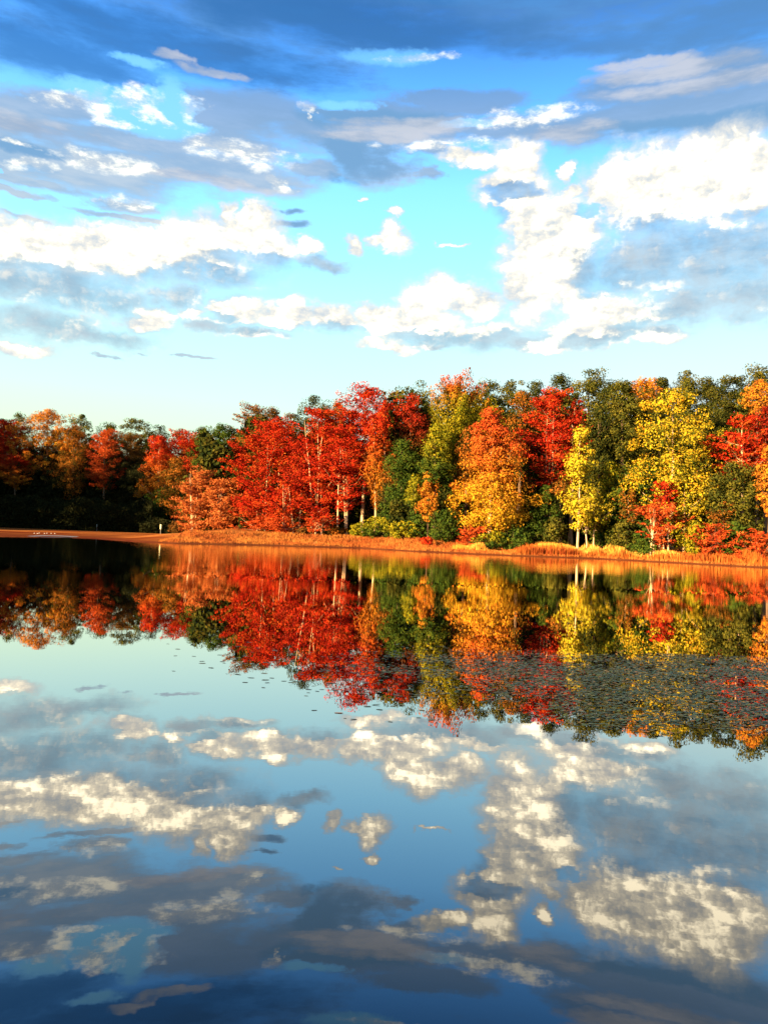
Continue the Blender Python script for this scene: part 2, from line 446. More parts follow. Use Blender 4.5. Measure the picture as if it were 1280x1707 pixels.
DEEP = [(0.12,0.012,0.008),(0.28,0.016,0.008),(0.40,0.030,0.012),(0.30,0.05,0.015)]
CORAL = [(0.20,0.03,0.012),(0.46,0.050,0.012),(0.58,0.085,0.018),(0.62,0.15,0.03),(0.55,0.05,0.015)]
ORNG = [(0.16,0.06,0.012),(0.46,0.12,0.015),(0.60,0.20,0.02),(0.58,0.24,0.02),(0.50,0.30,0.03)]
GOLD = [(0.05,0.07,0.010),(0.12,0.13,0.012),(0.52,0.38,0.022),(0.58,0.43,0.022),(0.56,0.24,0.015)]
LEMON = [(0.12,0.14,0.012),(0.42,0.34,0.018),(0.62,0.50,0.03),(0.60,0.46,0.025),(0.56,0.30,0.02)]
YGREEN = [(0.10,0.13,0.010),(0.22,0.22,0.012),(0.40,0.30,0.016),(0.16,0.19,0.012)]
GREEN = [(0.020,0.045,0.010),(0.040,0.080,0.012),(0.090,0.125,0.014),(0.05,0.08,0.012)]
OAK = [(0.016,0.026,0.008),(0.030,0.042,0.010),(0.065,0.070,0.012),(0.11,0.09,0.014)]
BROWN = [(0.05,0.030,0.010),(0.12,0.060,0.014),(0.20,0.075,0.016),(0.09,0.07,0.014)]
MIXED = [(0.04,0.045,0.010),(0.12,0.08,0.012),(0.34,0.10,0.015),(0.45,0.16,0.02)]
M = {}
def pal(key):
    if key in M: return M[key]
    T_ = {'salmon': ([(0.30,0.06,0.012),(0.58,0.13,0.03),(0.66,0.19,0.05),(0.60,0.22,0.05),(0.52,0.08,0.02)],), 'red': (RED,), 'deep': (DEEP,), 'coral': (CORAL,), 'orange': (ORNG,), 'gold': (GOLD,), 'lemon': (LEMON,), 'ygreen': (YGREEN,),
          'green': (GREEN,), 'oak': (OAK,), 'shade': ([(0.010,0.014,0.007),(0.016,0.021,0.008),(0.030,0.030,0.010),(0.022,0.026,0.009)],), 'brown': (BROWN,), 'mixed': (MIXED,), 'oak_lit': ([(0.03,0.04,0.01),(0.06,0.07,0.012),(0.13,0.12,0.016),(0.18,0.15,0.02)],),  # shade palette: leaf colour darkened to deepen the shadow in the left wood
          'gold_red': ([(0.26,0.10,0.010),(0.58,0.28,0.018),(0.64,0.40,0.02),(0.62,0.34,0.02),(0.58,0.20,0.015)], CORAL, (0.10, 0.88)), 'red_orange_low': (CORAL, RED, (0.1, 0.6)), 'green_gold': (GREEN, LEMON, (0.35, 0.62)),
          'ygreen_red': (YGREEN, CORAL, (0.6, 1.0)), 'green_deep': (OAK, DEEP, (0.4, 0.75)), 'orange_low_red': (ORNG, RED, (0.2, 0.8)),
          'brown_red': (BROWN, RED, (0.3, 0.8)), 'green_ygreen': (GREEN, YGREEN, (0.3, 0.7)), 'lemon_low': (YGREEN, GOLD, (0.1, 0.5)), 'oak_orange': (OAK, MIXED, (0.3, 0.8))}[key]
    M[key] = leaf_mat('leaves_' + key, *T_)
    return M[key]
def bark_mat(name, a, b):
    m, T = new_mat(name)
    tcn = T.n('ShaderNodeTexCoord')
    n = T.noise(T.v('MULTIPLY', tcn.outputs['Object'], (6, 6, 1.2)), 1.0, 5, 0.6)
    c = T.mix(T.smooth(n, 0.35, 0.65), (*a, 1), (*b, 1))
    d = T.n('ShaderNodeBsdfDiffuse'); T.put(d.inputs['Color'], c)
    finish(T, d.outputs[0]); return m
BARK = {'pale': bark_mat('pale_bark', (0.42, 0.26, 0.13), (0.62, 0.44, 0.26)), 'dark': bark_mat('dark_bark', (0.07, 0.045, 0.03), (0.16, 0.10, 0.06))}

# ------------------------------------------------------------------ trees
def tube(points, radii, sides):
    """closed-side tube along points; returns verts, quads"""
    P = np.asarray(points, float); n = len(P)
    t = np.gradient(P, axis=0); t /= np.linalg.norm(t, axis=1)[:, None] + 1e-9
    up = np.array([0.0, 1.0, 0.0]) if abs(t[0][2]) > 0.7 else np.array([0.0, 0.0, 1.0])
    a = np.cross(t, up); a /= np.linalg.norm(a, axis=1)[:, None] + 1e-9
    b = np.cross(t, a)
    ang = np.linspace(0, 2 * math.pi, sides, endpoint=False)
    V = P[:, None, :] + np.asarray(radii)[:, None, None] * (a[:, None, :] * np.cos(ang)[None, :, None] + b[:, None, :] * np.sin(ang)[None, :, None])
    V = V.reshape(-1, 3)
    i = np.arange(n - 1)[:, None] * sides; j = np.arange(sides)[None, :]; j2 = (j + 1) % sides
    Q = np.stack([i + j, i + j2, i + sides + j2, i + sides + j], -1).reshape(-1, 4)
    return V, Q
def profile(shape, t):
    t = np.asarray(t)
    if shape == 'round': return np.clip(1 - (2 * t - 1) ** 2, 0, 1) ** 0.5
    if shape == 'egg': return np.clip(1 - np.abs((t - 0.36) / np.where(t < 0.36, 0.40, 0.66)) ** 2.2, 0, 1) ** 0.6
    if shape == 'dome': return np.clip(1 - t ** 3.2, 0, 1) ** 0.55 * np.clip(0.75 + t, 0, 1)
    if shape == 'tear': return np.clip(t * 4 + 0.5, 0, 1) * np.clip(1.02 - t, 0, 1) ** 0.62
    if shape == 'vase': return np.clip((0.35 + 0.9 * t), 0, 1) * np.clip(1 - np.clip((t - 0.62) / 0.40, 0, 1) ** 2.2, 0, 1) ** 0.6
    if shape == 'cone': return np.clip(1.05 - t, 0, 1) ** 0.75 * np.clip(t * 6 + 0.5, 0, 1)
    if shape == 'column': return np.clip(1 - np.abs(2 * t - 1) ** 3.5, 0, 1) ** 0.6
    return np.ones_like(t)
def tree_mesh(seed, H, R, cb, shape='round', style='clump', dens=1.0, leaf=0.185, trunk_r=None, trunks=1, lean=0.0, limbs=26, nclump=None, gap=0.0, bare=0.0):
    """returns (trunk verts, quads), (leaf verts, quads, tone). H total height, R crown radius, cb height of the crown's base"""
    r = np.random.default_rng(seed)
    ch = H - cb
    area = 2 * R * ch
    rc = np.clip(0.115 * math.sqrt(area), 0.36, 0.85) if style == 'clump' else np.clip(0.15 * math.sqrt(area), 0.42, 1.1)
    nc = nclump or int(np.clip(area / (rc * rc) * 2.2, 24, 300))
    # clump centres through the outer part of the crown
    t = r.random(nc * 4)
    keep = r.random(nc * 4) < profile(shape, t) * 0.85 + 0.15
    t = t[keep][:nc]; nc = len(t)
    lob_a = r.random(7) * 6.28; lob_h = r.random(7)
    th = r.random(nc) * 2 * math.pi
    u = r.random(nc) ** 0.45
    rad = profile(shape, t) * R
    # uneven outline: a few lobes bulge, others are missing
    wav = 1 + 0.16 * np.sin(3 * th + lob_a[0] + 5 * t) + 0.13 * np.sin(5 * th + lob_a[1] - 7 * t) + 0.10 * np.sin(9 * t * 2 + lob_a[2])
    rr = np.clip(rad * u * wav - rc * 0.45, 0, None)
    C = np.stack([rr * np.cos(th) + lean * t * ch, rr * np.sin(th), cb + ch * np.clip(t, 0, 1) * (1 + 0.05 * np.sin(4 * th + lob_a[3]))], -1)
    C[:, 2] = np.minimum(C[:, 2], H - rc * 0.45)
    if gap > 0:
        k = (np.sin(C[:, 2] * 1.5 + lob_a[4] + np.sin(th * 2)) > -1 + 2 * gap * 0.9) | (r.random(nc) > gap * 1.2)
        C = C[k]; th = th[k]; t = t[k]; nc = len(C)
    per = int(66 * dens * (rc / 1.0) ** 2 / (leaf / 0.26) ** 1.8)
    per = int(np.clip(per, 18, 190))
    nl = nc * per
    ci = np.repeat(np.arange(nc), per)
    csz = rc * (0.6 + 0.7 * r.random(nc))
    out = np.stack([np.cos(th), np.sin(th), np.full(nc, 0.35)], -1)
    out /= np.linalg.norm(out, axis=1)[:, None]
    v = r.normal(size=(nl, 3)); v /= np.linalg.norm(v, axis=1)[:, None]
    m = (0.45 + 0.55 * r.random(nl) ** 0.5)
    if style == 'clump':
        off = v * m[:, None] * np.array([1, 1, 0.72]) * csz[ci][:, None]
        nrm = v + out[ci] * 0.5 + r.normal(size=(nl, 3)) * 0.45
        tan = r.normal(size=(nl, 3)); la, lb = 1.0, 0.72
    elif style == 'spray':      # flat layered sprays reaching outward, drooping a little at the tip
        axis = out.copy(); axis[:, 2] = 0.28 + 0.25 * t + r.normal(size=nc) * 0.12
        axis /= np.linalg.norm(axis, axis=1)[:, None]
        side = np.cross(axis, [0, 0, 1.0]); side /= np.linalg.norm(side, axis=1)[:, None]
        upv = np.cross(side, axis)
        a = r.random(nl) * 2 - 0.75; b = r.normal(size=nl) * 0.42 * (1.15 - 0.45 * np.abs(a)); c = r.normal(size=nl) * 0.13
        off = (axis[ci] * (a * 1.25)[:, None] + side[ci] * b[:, None] + upv[ci] * c[:, None]) * csz[ci][:, None]
        off[:, 2] -= 0.12 * (a ** 2) * csz[ci]
        nrm = upv[ci] * 0.5 + out[ci] * 0.6 + r.normal(size=(nl, 3)) * 0.5
        tan = axis[ci] * 1.6 + r.normal(size=(nl, 3)) * 0.55; la, lb = 1.5, 0.52
    else:                       # 'plume': upright brush-like shoots
        axis = out * 0.55; axis[:, 2] = 1.0
        axis /= np.linalg.norm(axis, axis=1)[:, None]
        side = np.cross(axis, [0.3, 1, 0.2]); side /= np.linalg.norm(side, axis=1)[:, None]
        upv = np.cross(side, axis)
        a = r.random(nl) * 2 - 1; b = r.normal(size=nl) * 0.26 * (1.1 - 0.5 * np.abs(a)); c = r.normal(size=nl) * 0.26
        off = (axis[ci] * (a * 1.35)[:, None] + side[ci] * b[:, None] + upv[ci] * c[:, None]) * csz[ci][:, None]
        nrm = out[ci] + side[ci] * np.sign(b)[:, None] * 0.7 + r.normal(size=(nl, 3)) * 0.5
        tan = axis[ci] * 1.5 + r.normal(size=(nl, 3)) * 0.5; la, lb = 1.4, 0.55
    pos = C[ci] + off
    # stray leaves between clumps
    nrm /= np.linalg.norm(nrm, axis=1)[:, None]
    tan = tan - nrm * np.sum(tan * nrm, axis=1)[:, None]; tan /= np.linalg.norm(tan, axis=1)[:, None] + 1e-9
    bi = np.cross(nrm, tan)
    s = leaf * 0.5 * (0.55 + 0.9 * r.random(nl))
    L = np.stack([pos + tan * (s * la)[:, None], pos + bi * (s * lb)[:, None] + tan * (s * 0.15)[:, None], pos - tan * (s * la)[:, None], pos - bi * (s * lb)[:, None] + tan * (s * 0.15)[:, None]], 1)
    Lv = L.reshape(-1, 3)
    Lq = np.arange(nl * 4).reshape(-1, 4)
    tone_c = r.random(nc)
    tone = np.repeat(np.clip(tone_c[ci] + r.normal(size=nl) * 0.08, 0, 1), 4)
    # trunks and limbs
    tv, tq, base = [], [], 0
    tr = trunk_r or (0.10 + 0.011 * H)
    stems = []
    for k in range(trunks):
        ox, oy = (0, 0) if trunks == 1 else (r.uniform(-1, 1) * 0.32 * R + 0.25 * math.cos(k * 2.4), 0.25 * math.sin(k * 2.4))
        tx, ty = (0, 0) if trunks == 1 else (r.uniform(-0.28, 0.28) * R, r.uniform(-0.3, 0.3) * R)
        n = 9
        q = np.linspace(0, 1, n)
        pts = np.stack([ox + tx * q ** 1.3 + lean * ch * np.clip((q * H * 0.9 - cb) / ch, 0, 1) + np.sin(q * 5 + k) * 0.012 * H * q,
                        oy + ty * q ** 1.3 + np.cos(q * 4 + k * 2) * 0.010 * H * q, -0.4 + q * (H * 0.90 + 0.4)], -1)
        rads = tr * (1 if trunks == 1 else 0.62) * (1 - 0.88 * q) ; rads[0] *= 1.25
        V, Q = tube(pts, rads, 8)
        tv.append(V); tq.append(Q + base); base += len(V); stems.append(pts)
    pick = r.permutation(nc)[:limbs]
    for c in pick:
        st = stems[r.integers(len(stems))]
        e = C[c]
        hz = max(cb * 0.75, e[2] - (0.35 + 0.5 * r.random()) * math.hypot(e[0], e[1]) - 0.4)
        k = int(np.argmin(np.abs(st[:, 2] - hz)))
        s0 = st[min(k, len(st) - 2)]
        mid = s0 * 0.45 + e * 0.55 + np.array([0, 0, -0.04 * R + (0.12 * R if style == 'plume' else 0)])
        lr = max(0.018, tr * 0.20 * (1 - 0.75 * s0[2] / H))
        V, Q = tube(np.array([s0, mid, e + (e - mid) * 0.25]), [lr, lr * 0.6, lr * 0.2], 5)
        tv.append(V); tq.append(Q + base); base += len(V)
    return (np.concatenate(tv), np.concatenate(tq)), (Lv, Lq, tone)

SEED = [100]
def place_thing(name, label, cat, loc, group=None):
    e = bpy.data.objects.new(name, None); scene.collection.objects.link(e)
    e.location = loc; e['label'] = label; e['category'] = cat
    e.empty_display_size = 0.5
    if group: e['group'] = group
    return e
def tree(px, top, w, D, low, shape, style, palette, label, name='maple_tree', group='trees of the far bank', bark='dark', cat='tree', **kw):
    """px, top, w, low: where the crown stands in the photograph (centre, top, width, lower edge); D: metres from the viewer"""
    SEED[0] += 7
    pt = at(px, top, D)
    gz = float(ground_z(pt.x, D))
    H = pt.z - gz
    w = w * (2.0 if group == 'trees on the skyline' else 1.35 if group == 'trees of the shaded left wood' else 1.12)
    R = w * 0.5 * D / FPX
    cbz = max(at(px, low, D).z - gz, 0.15)
    (tv, tq), (lv, lq, tone) = tree_mesh(SEED[0], H, R, min(cbz, H * 0.8), shape, style, **kw)
    e = place_thing(name, label, cat, (pt.x, D, gz), group)
    link('trunk' if cat == 'tree' else 'stem', mesh_np('trunk', tv, tq, [BARK[bark]], smooth=True), e)
    link('crown' if cat == 'tree' else 'foliage', mesh_np('crown', lv, lq, [pal(palette)], tone), e)
    return e
OAKN, MAP = 'oak_tree', 'maple_tree'

# ---- skyline and inner rows, left end to right end
SK = 'trees on the skyline'
T_ = tree
T_(4,698,46,150,850,'dome','clump','oak','dark green tree at the left edge, its top just above the red maple',OAKN,SK)
T_(32,689,44,152,850,'dome','clump','oak_lit','green treetop peeking over the left slope of the big orange crown',OAKN,SK)
T_(137,691,56,150,850,'dome','clump','oak_lit','yellowish green treetop just right of the big orange crown',OAKN,SK)
T_(186,706,46,152,850,'dome','clump','oak','low dark green treetop behind the flame-shaped red-orange tree',OAKN,SK)
T_(222,699,56,150,850,'round','clump','oak_lit','rounded dark green oak on the skyline between the flame-shaped tree and the sparse orange tree',OAKN,SK,dens=1.1)
T_(262,708,50,152,850,'dome','clump','oak','dark green treetop directly behind the sparse orange tree with the pale trunk',OAKN,SK)
T_(302,713,50,150,850,'dome','clump','brown','brownish green treetop at the lowest dip of the skyline',OAKN,SK)
T_(338,713,44,140,860,'dome','clump','oak','dark green treetop at the dip of the skyline, left of the rounded green oak',OAKN,SK)
T_(428,676,52,122,860,'dome','spray','mixed','small red-orange treetop on the skyline right of the rounded green oak',MAP,SK)
T_(455,682,46,120,860,'dome','clump','brown','brown-green treetop between the red-orange treetop and the first big red maple',OAKN,SK)
T_(488,688,44,115,860,'dome','clump','brown','low brown treetop on the skyline left of the dark green domed oak',OAKN,SK)
T_(525,660,58,106,860,'round','clump','oak','dark green domed oak standing above the big red maples',OAKN,SK,dens=1.1)
T_(562,668,50,106,860,'dome','clump','mixed','reddish brown treetop between the domed oak and the tallest red maple',MAP,SK)
T_(655,652,58,100,860,'dome','clump','brown','dull brown-green treetop right of the tallest red maple',OAKN,SK)
T_(702,637,72,98,860,'dome','clump','oak_lit','broad dark green oak on the skyline left of the vase-shaped tree',OAKN,SK)
T_(752,641,56,100,860,'dome','clump','oak','dark green treetop just behind the vase-shaped tree',OAKN,SK)
T_(812,634,62,96,860,'dome','clump','oak_lit','olive green treetop right behind the vase-shaped tree',OAKN,SK)
T_(850,633,56,95,860,'dome','clump','oak_lit','olive green treetop above and right of the egg-shaped orange tree',OAKN,SK)
T_(892,636,56,92,860,'dome','clump','oak','dark green treetop left of the scarlet tree\'s crown',OAKN,SK)
T_(935,627,62,90,860,'dome','clump','oak','dark green oak directly above the scarlet tree',OAKN,SK)
T_(984,616,74,88,860,'round','clump','oak_lit','tallest airy olive green oak with light showing through its top, right of the scarlet tree',OAKN,SK,gap=0.25)
T_(1018,634,50,86,860,'dome','clump','oak','dark green treetop between the airy oak and the towering dark oak',OAKN,SK)
T_(1078,632,44,90,700,'round','clump','orange','small orange treetop on the skyline left of the big yellow maple',MAP,SK,leaf=0.18)
T_(1102,629,52,88,860,'dome','clump','oak','dark green treetop right of the small orange treetop',OAKN,SK)
T_(1144,617,40,86,860,'egg','clump','oak_lit','dark green tree with a narrow spike rising over the big yellow maple',OAKN,SK,gap=0.2)
T_(1180,630,58,86,860,'dome','clump','oak','dark green treetop right of the narrow spike',OAKN,SK)
T_(1222,628,76,84,860,'round','clump','oak','broad very dark green oak above the scarlet maple at the right',OAKN,SK,dens=1.1)
T_(1268,611,64,82,860,'round','clump','oak_lit','olive green oak at the right edge, highest on that side',OAKN,SK)
T_(1264,634,28,78,672,'round','clump','orange','small orange crown hanging in front of the oak at the right edge',MAP,SK,leaf=0.18)
T_(1310,620,60,80,860,'round','clump','oak','dark green oak half outside the right edge',OAKN,SK)
T_(-30,696,60,148,850,'round','clump','deep','dark red maple half outside the left edge',MAP,SK)

# ---- left wood, half of it in shade
LW = 'trees of the shaded left wood'
T_(12,701,58,140,800,'round','spray','red','bright red maple at the left edge beside the big orange crown',MAP,LW)
T_(28,758,44,136,812,'round','spray','orange_low_red','low thin rust-coloured tree under the red maple at the left edge',MAP,LW,gap=0.2)
T_(84,685,92,140,790,'round','clump','orange','large rounded golden orange tree on the left skyline',MAP,LW,dens=1.1)
T_(127,709,46,137,830,'egg','clump','mixed','smaller orange crown attached to the right side of the big orange one',MAP,LW)
T_(178,716,42,136,815,'egg','spray','coral','flame-shaped red-orange tree alone in the dark left wood',MAP,LW)
T_(216,724,54,142,800,'round','spray','brown','dull brown tree between the flame-shaped tree and the sparse orange tree',MAP,LW)
T_(268,726,50,132,845,'egg','clump','orange_low_red','sparse orange and red tree with a pale trunk above the signpost',MAP,LW,bark='pale',gap=0.35)
T_(318,719,52,134,800,'round','spray','red','dull red maple left of the rounded green oak',MAP,LW)
T_(296,760,44,122,860,'round','clump','mixed','thin reddish tree just left of the feathery orange saplings',MAP,LW,gap=0.3)
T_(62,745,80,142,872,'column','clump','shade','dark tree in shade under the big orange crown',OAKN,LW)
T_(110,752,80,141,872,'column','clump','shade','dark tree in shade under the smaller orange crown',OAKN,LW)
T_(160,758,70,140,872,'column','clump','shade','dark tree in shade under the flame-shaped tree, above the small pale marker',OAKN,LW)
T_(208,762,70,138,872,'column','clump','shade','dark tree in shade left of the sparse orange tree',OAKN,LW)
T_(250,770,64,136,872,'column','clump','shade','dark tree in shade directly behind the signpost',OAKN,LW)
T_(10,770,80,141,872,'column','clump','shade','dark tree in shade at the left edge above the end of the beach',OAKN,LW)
T_(272,812,34,124,868,'round','clump','green','small green sapling low in the shade right above the signpost',OAKN,LW)
T_(368,708,76,118,840,'round','clump','green','rounded bottle-green oak between the dull red maple and the first big red maple',OAKN,LW,dens=1.1)

# ---- red maples
RM = 'red maples of the middle bank'
T_(330,780,56,100,884,'egg','spray','salmon','feathery pale orange sapling at the end of the beach, leftmost of the sunlit bank',MAP,RM,trunks=3,bark='pale')
T_(372,800,60,99,886,'dome','spray','salmon','second feathery orange-red sapling, with a forked pale trunk, beside the first',MAP,RM,trunks=2,bark='pale')
T_(400,740,64,104,880,'egg','spray','orange_low_red','orange-red maple leaning over the feathery saplings below the green oak',MAP,RM)
T_(452,698,112,98,868,'egg','spray','red','first big red maple from the left, a broad layered crown below the brown treetop',MAP,RM,trunks=2,bark='pale')
T_(541,684,110,92,858,'egg','spray','red','second big red maple, in front of the dark green domed oak',MAP,RM,trunks=3,bark='pale',trunk_r=0.22,gap=0.18)
T_(612,646,92,93,800,'vase','spray','red','tallest red maple, with ragged pointed shoots on the skyline and a pale yellow trunk',MAP,RM,bark='pale',gap=0.2,trunk_r=0.27)
T_(578,730,70,89,850,'round','spray','red','red maple with thin pale trunks under the tallest one',MAP,RM,trunks=4,bark='pale',gap=0.45,trunk_r=0.22)
T_(636,688,54,88,842,'egg','plume','orange_low_red','slim orange-red maple at the right end of the red maples, beside the dark green trees',MAP,RM,bark='pale',trunks=2,gap=0.15)
T_(480,800,76,90,888,'dome','spray','red_orange_low','low red sapling below the first big red maple',MAP,RM,trunks=3,bark='pale',gap=0.2)
T_(430,815,70,94,890,'dome','spray','red_orange_low','low orange-red sapling between the feathery saplings and the first big red maple',MAP,RM,trunks=2,bark='pale')
T_(536,845,50,87,886,'dome','spray','red_orange_low','low red sapling below the second big red maple',MAP,RM,trunks=2,bark='pale',gap=0.35)

# ---- middle of the bank
MB = 'trees of the middle bank'
T_(688,658,70,90,830,'egg','clump','green_deep','tree dark red on top and green below, between the red maples and the vase-shaped tree',MAP,MB)
T_(672,735,60,86,880,'column','clump','green','dark green tree rising from the bushes right of the red maples',OAKN,MB)
T_(762,636,92,84,790,'vase','plume','ygreen_red','vase-shaped tree of yellow-green upright shoots tipped with orange on the skyline',MAP,MB)
T_(728,706,54,81,815,'egg','clump','green_ygreen','bright green tree hanging below the left side of the vase-shaped tree',MAP,MB)
T_(716,785,34,80.5,868,'egg','clump','orange','small orange crown low beside the bright green tree',MAP,MB,leaf=0.18,trunk_r=0.07,gap=0.2)
T_(780,715,48,82,800,'egg','clump','mixed','orange and green tree squeezed between the bright green tree and the egg-shaped orange tree',MAP,MB)
T_(815,664,46,84,730,'round','clump','ygreen','small yellow-green crown above the egg-shaped orange tree',MAP,MB,leaf=0.18)
T_(870,655,56,84,790,'round','clump','oak_orange','green tree flecked with orange between the egg-shaped tree and the scarlet tree',MAP,MB)
T_(822,680,150,75,880,'tear','clump','gold_red','egg-shaped tree, red-orange at its tip through orange to yellow at its skirt',MAP,MB,bark='pale',dens=1.15,leaf=0.18,limbs=14)
T_(920,652,98,79,812,'egg','spray','red','scarlet tree with thin pale trunks showing through, right of the egg-shaped tree',MAP,MB,bark='pale',trunks=3,gap=0.12)
T_(957,668,40,79,800,'column','spray','deep','dull dark red tree on the right side of the scarlet tree',MAP,MB,bark='pale')
T_(968,713,56,71,880,'egg','clump','lemon','slender lemon yellow tree in open layers with a thin pale trunk',MAP,MB,bark='pale',gap=0.5,leaf=0.18,trunk_r=0.14)
T_(990,826,60,72,880,'round','clump','lemon_low','sparse yellow-green sapling right of the slender yellow tree\'s trunk',MAP,MB,bark='pale',gap=0.45,trunks=2)
T_(1040,638,104,78,880,'column','clump','oak_lit','towering dark oak between the slender yellow tree and the big yellow maple',OAKN,MB,dens=1.1)
T_(1000,680,50,77,850,'column','clump','oak','narrow dark green tree immediately behind the slender yellow tree',OAKN,MB)
T_(910,810,60,76,895,'dome','clump','green','dark green tree under the scarlet tree',OAKN,MB)

# ---- right end
RE = 'trees of the right bank'
T_(1124,650,150,71,842,'dome','clump','gold','big spreading yellow maple with dark gaps in its crown, largest at the right',MAP,RE,bark='pale',gap=0.5,leaf=0.19,limbs=14)
T_(1142,790,74,68,912,'egg','clump','lemon_low','lower yellow tree with a pale trunk beneath the big yellow maple',MAP,RE,bark='pale',gap=0.3,leaf=0.18)
T_(1238,694,76,68,800,'egg','spray','red','scarlet maple with a pale slim trunk near the right edge',MAP,RE,bark='pale',trunks=1)
T_(1278,678,44,72,800,'egg','spray','deep','dull crimson tree cut by the right edge, behind the scarlet maple',MAP,RE)
T_(1284,742,44,63,860,'round','clump','orange','orange tree cut by the right edge, below the dull crimson one',MAP,RE,leaf=0.18)
T_(1222,772,92,67,900,'round','clump','oak_lit','rounded olive tree beneath the scarlet maple near the right edge',OAKN,RE)
T_(1070,775,80,73,905,'column','clump','green','dark green tree under the left side of the big yellow maple',OAKN,RE)
T_(1110,803,40,68,842,'round','spray','red','small red crown hanging under the big yellow maple',MAP,RE,leaf=0.19)
T_(1100,838,76,67,905,'vase','spray','coral','many-stemmed orange-red tree with bare pale stems under the big yellow maple',MAP,RE,bark='pale',trunks=6,gap=0.5)
T_(1184,872,54,65,925,'round','spray','coral','low red-orange sapling at the reeds right of the pale trunk',MAP,RE,bark='dark',trunks=2)
T_(1262,884,74,63,940,'dome','spray','coral','low orange bushy sapling at the right edge above the reeds',MAP,RE,trunks=2,bark='dark')
T_(1200,700,70,76,860,'column','clump','oak','dark green tree in the gap between the big yellow maple and the scarlet maple',OAKN,RE)

# ---- the depth of the wood behind, which reads as one dark mass
def wood_mass(name, spans, palette, seed, leaf=0.30):
    r = np.random.default_rng(seed); vs = []; tn = []
    for (px0, px1, D0, D1, htop, n) in spans:
        D = r.uniform(D0, D1, n); x = (r.uniform(px0, px1, n) - 640) / FPX * D
        gz = ground_z(x, D)
        hm = htop * (0.72 + 0.28 * np.sin(x * 0.8 + D) * np.sin(x * 0.31 + 1))
        z = gz + hm * r.random(n) ** 0.9
        c = np.stack([x, D, z], -1)
        nr = r.normal(size=(n, 3)); nr[:, 1] -= 0.5; nr /= np.linalg.norm(nr, axis=1)[:, None]
        tn_ = np.cross(nr, r.normal(size=(n, 3))); tn_ /= np.linalg.norm(tn_, axis=1)[:, None]
        bi = np.cross(nr, tn_); s_ = (leaf * (0.5 + r.random(n)))[:, None]
        vs.append(np.stack([c + tn_ * s_, c + bi * s_ * .7, c - tn_ * s_, c - bi * s_ * .7], 1).reshape(-1, 3))
        tn.append(np.repeat(0.5 + 0.5 * np.sin(x * 1.3) * np.sin(z * 1.7), 4))
    V = np.concatenate(vs); Q = np.arange(len(V)).reshape(-1, 4)
    return link(name, mesh_np(name, V, Q, [pal(palette)], np.concatenate(tn)), kind='stuff')
wood_mass('deep_woods', [(330, 700, 102, 110, 16, 80000), (640, 1340, 90, 98, 19, 110000), (300, 460, 118, 126, 11, 9000)], 'oak', 21)
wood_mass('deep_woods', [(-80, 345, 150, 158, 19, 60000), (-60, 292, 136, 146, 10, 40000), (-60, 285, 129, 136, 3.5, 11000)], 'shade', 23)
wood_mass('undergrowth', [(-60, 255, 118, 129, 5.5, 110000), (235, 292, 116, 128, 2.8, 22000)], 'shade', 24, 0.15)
wood_mass('undergrowth', [(650, 1340, 82, 89, 4.5, 80000), (400, 650, 95, 99, 3.0, 22000)], 'oak', 22, 0.17)

# ---- more of the mixed wood between the larger trees
MX = 'small trees between the larger ones'
T_(655,760,50,87,872,'egg','clump','oak_orange','small green tree flecked with orange right beside the last pale red-grove trunk',MAP,MX,gap=0.2)
T_(693,792,44,83,878,'egg','clump','green_ygreen','small green tree below the tree that is dark red on top',OAKN,MX,gap=0.2)
T_(752,800,40,82,870,'column','clump','green','slim dark green tree in the gap left of the egg-shaped tree',OAKN,MX)
T_(893,720,36,80,850,'column','clump','oak','narrow dark tree in the gap between the egg-shaped tree and the scarlet tree',OAKN,MX)
T_(935,800,54,76,862,'round','clump','oak_orange','small green tree flecked with orange below the scarlet tree',MAP,MX,gap=0.2)
T_(1018,770,44,74,880,'egg','clump','green_ygreen','bright green small tree between the slender yellow tree and the big yellow maple',OAKN,MX,gap=0.25)
T_(1048,815,44,72,880,'round','clump','mixed','small orange-flecked tree low at the left of the many-stemmed tree',MAP,MX,gap=0.3,bark='pale')
T_(1180,800,46,70,870,'egg','clump','oak_orange','small olive tree flecked with orange right of the lower yellow tree',MAP,MX,gap=0.2)
T_(1206,838,40,66,890,'round','spray','mixed','low russet tree in front of the rounded olive tree',MAP,MX,gap=0.3)
T_(505,745,60,95,840,'round','spray','deep','dull dark red crown in the gap between the two big red maples',MAP,MX)
T_(587,684,52,96,800,'round','spray','deep','dull dark red crown left of the tallest red maple',MAP,MX)
T_(388,745,46,112,830,'round','clump','oak','dark green tree filling the space under the bottle-green oak',OAKN,MX)

# ---- bushes along the bank
BU = 'bushes along the bank'
def bush(px, top, w, D, palette, label, **kw):
    kw.setdefault('leaf', 0.2); kw.setdefault('trunk_r', 0.05); kw.setdefault('limbs', 10)
    T_(px, top, w, D, 1000, 'dome', kw.pop('style', 'clump'), palette, label, 'bush', BU, cat='bush', trunks=3, **kw)
bush(600,872,36,86,'ygreen','small yellow-green bush at the foot of the tallest red maple')
bush(634,862,62,84,'green_ygreen','yellowish green bush right of the red maples\' trunks')
bush(672,868,64,82,'ygreen','olive yellow bush second from the red maples\' trunks')
bush(658,825,60,86,'green','dark green bush behind the yellowish bushes')
bush(712,896,24,76,'red','little red bush at the waterside left of the egg-shaped tree')
bush(700,850,50,82,'green','green bush behind the little red bush')
bush(742,850,58,78,'green','dark green round bush left of the egg-shaped tree\'s skirt')
bush(738,815,54,81,'oak','shadowy tall bush behind the dark green round bush')
bush(790,878,50,74,'coral','thin orange bush beneath the skirt of the egg-shaped tree',style='spray')
bush(820,886,60,73,'green_ygreen','green bush directly under the egg-shaped tree')
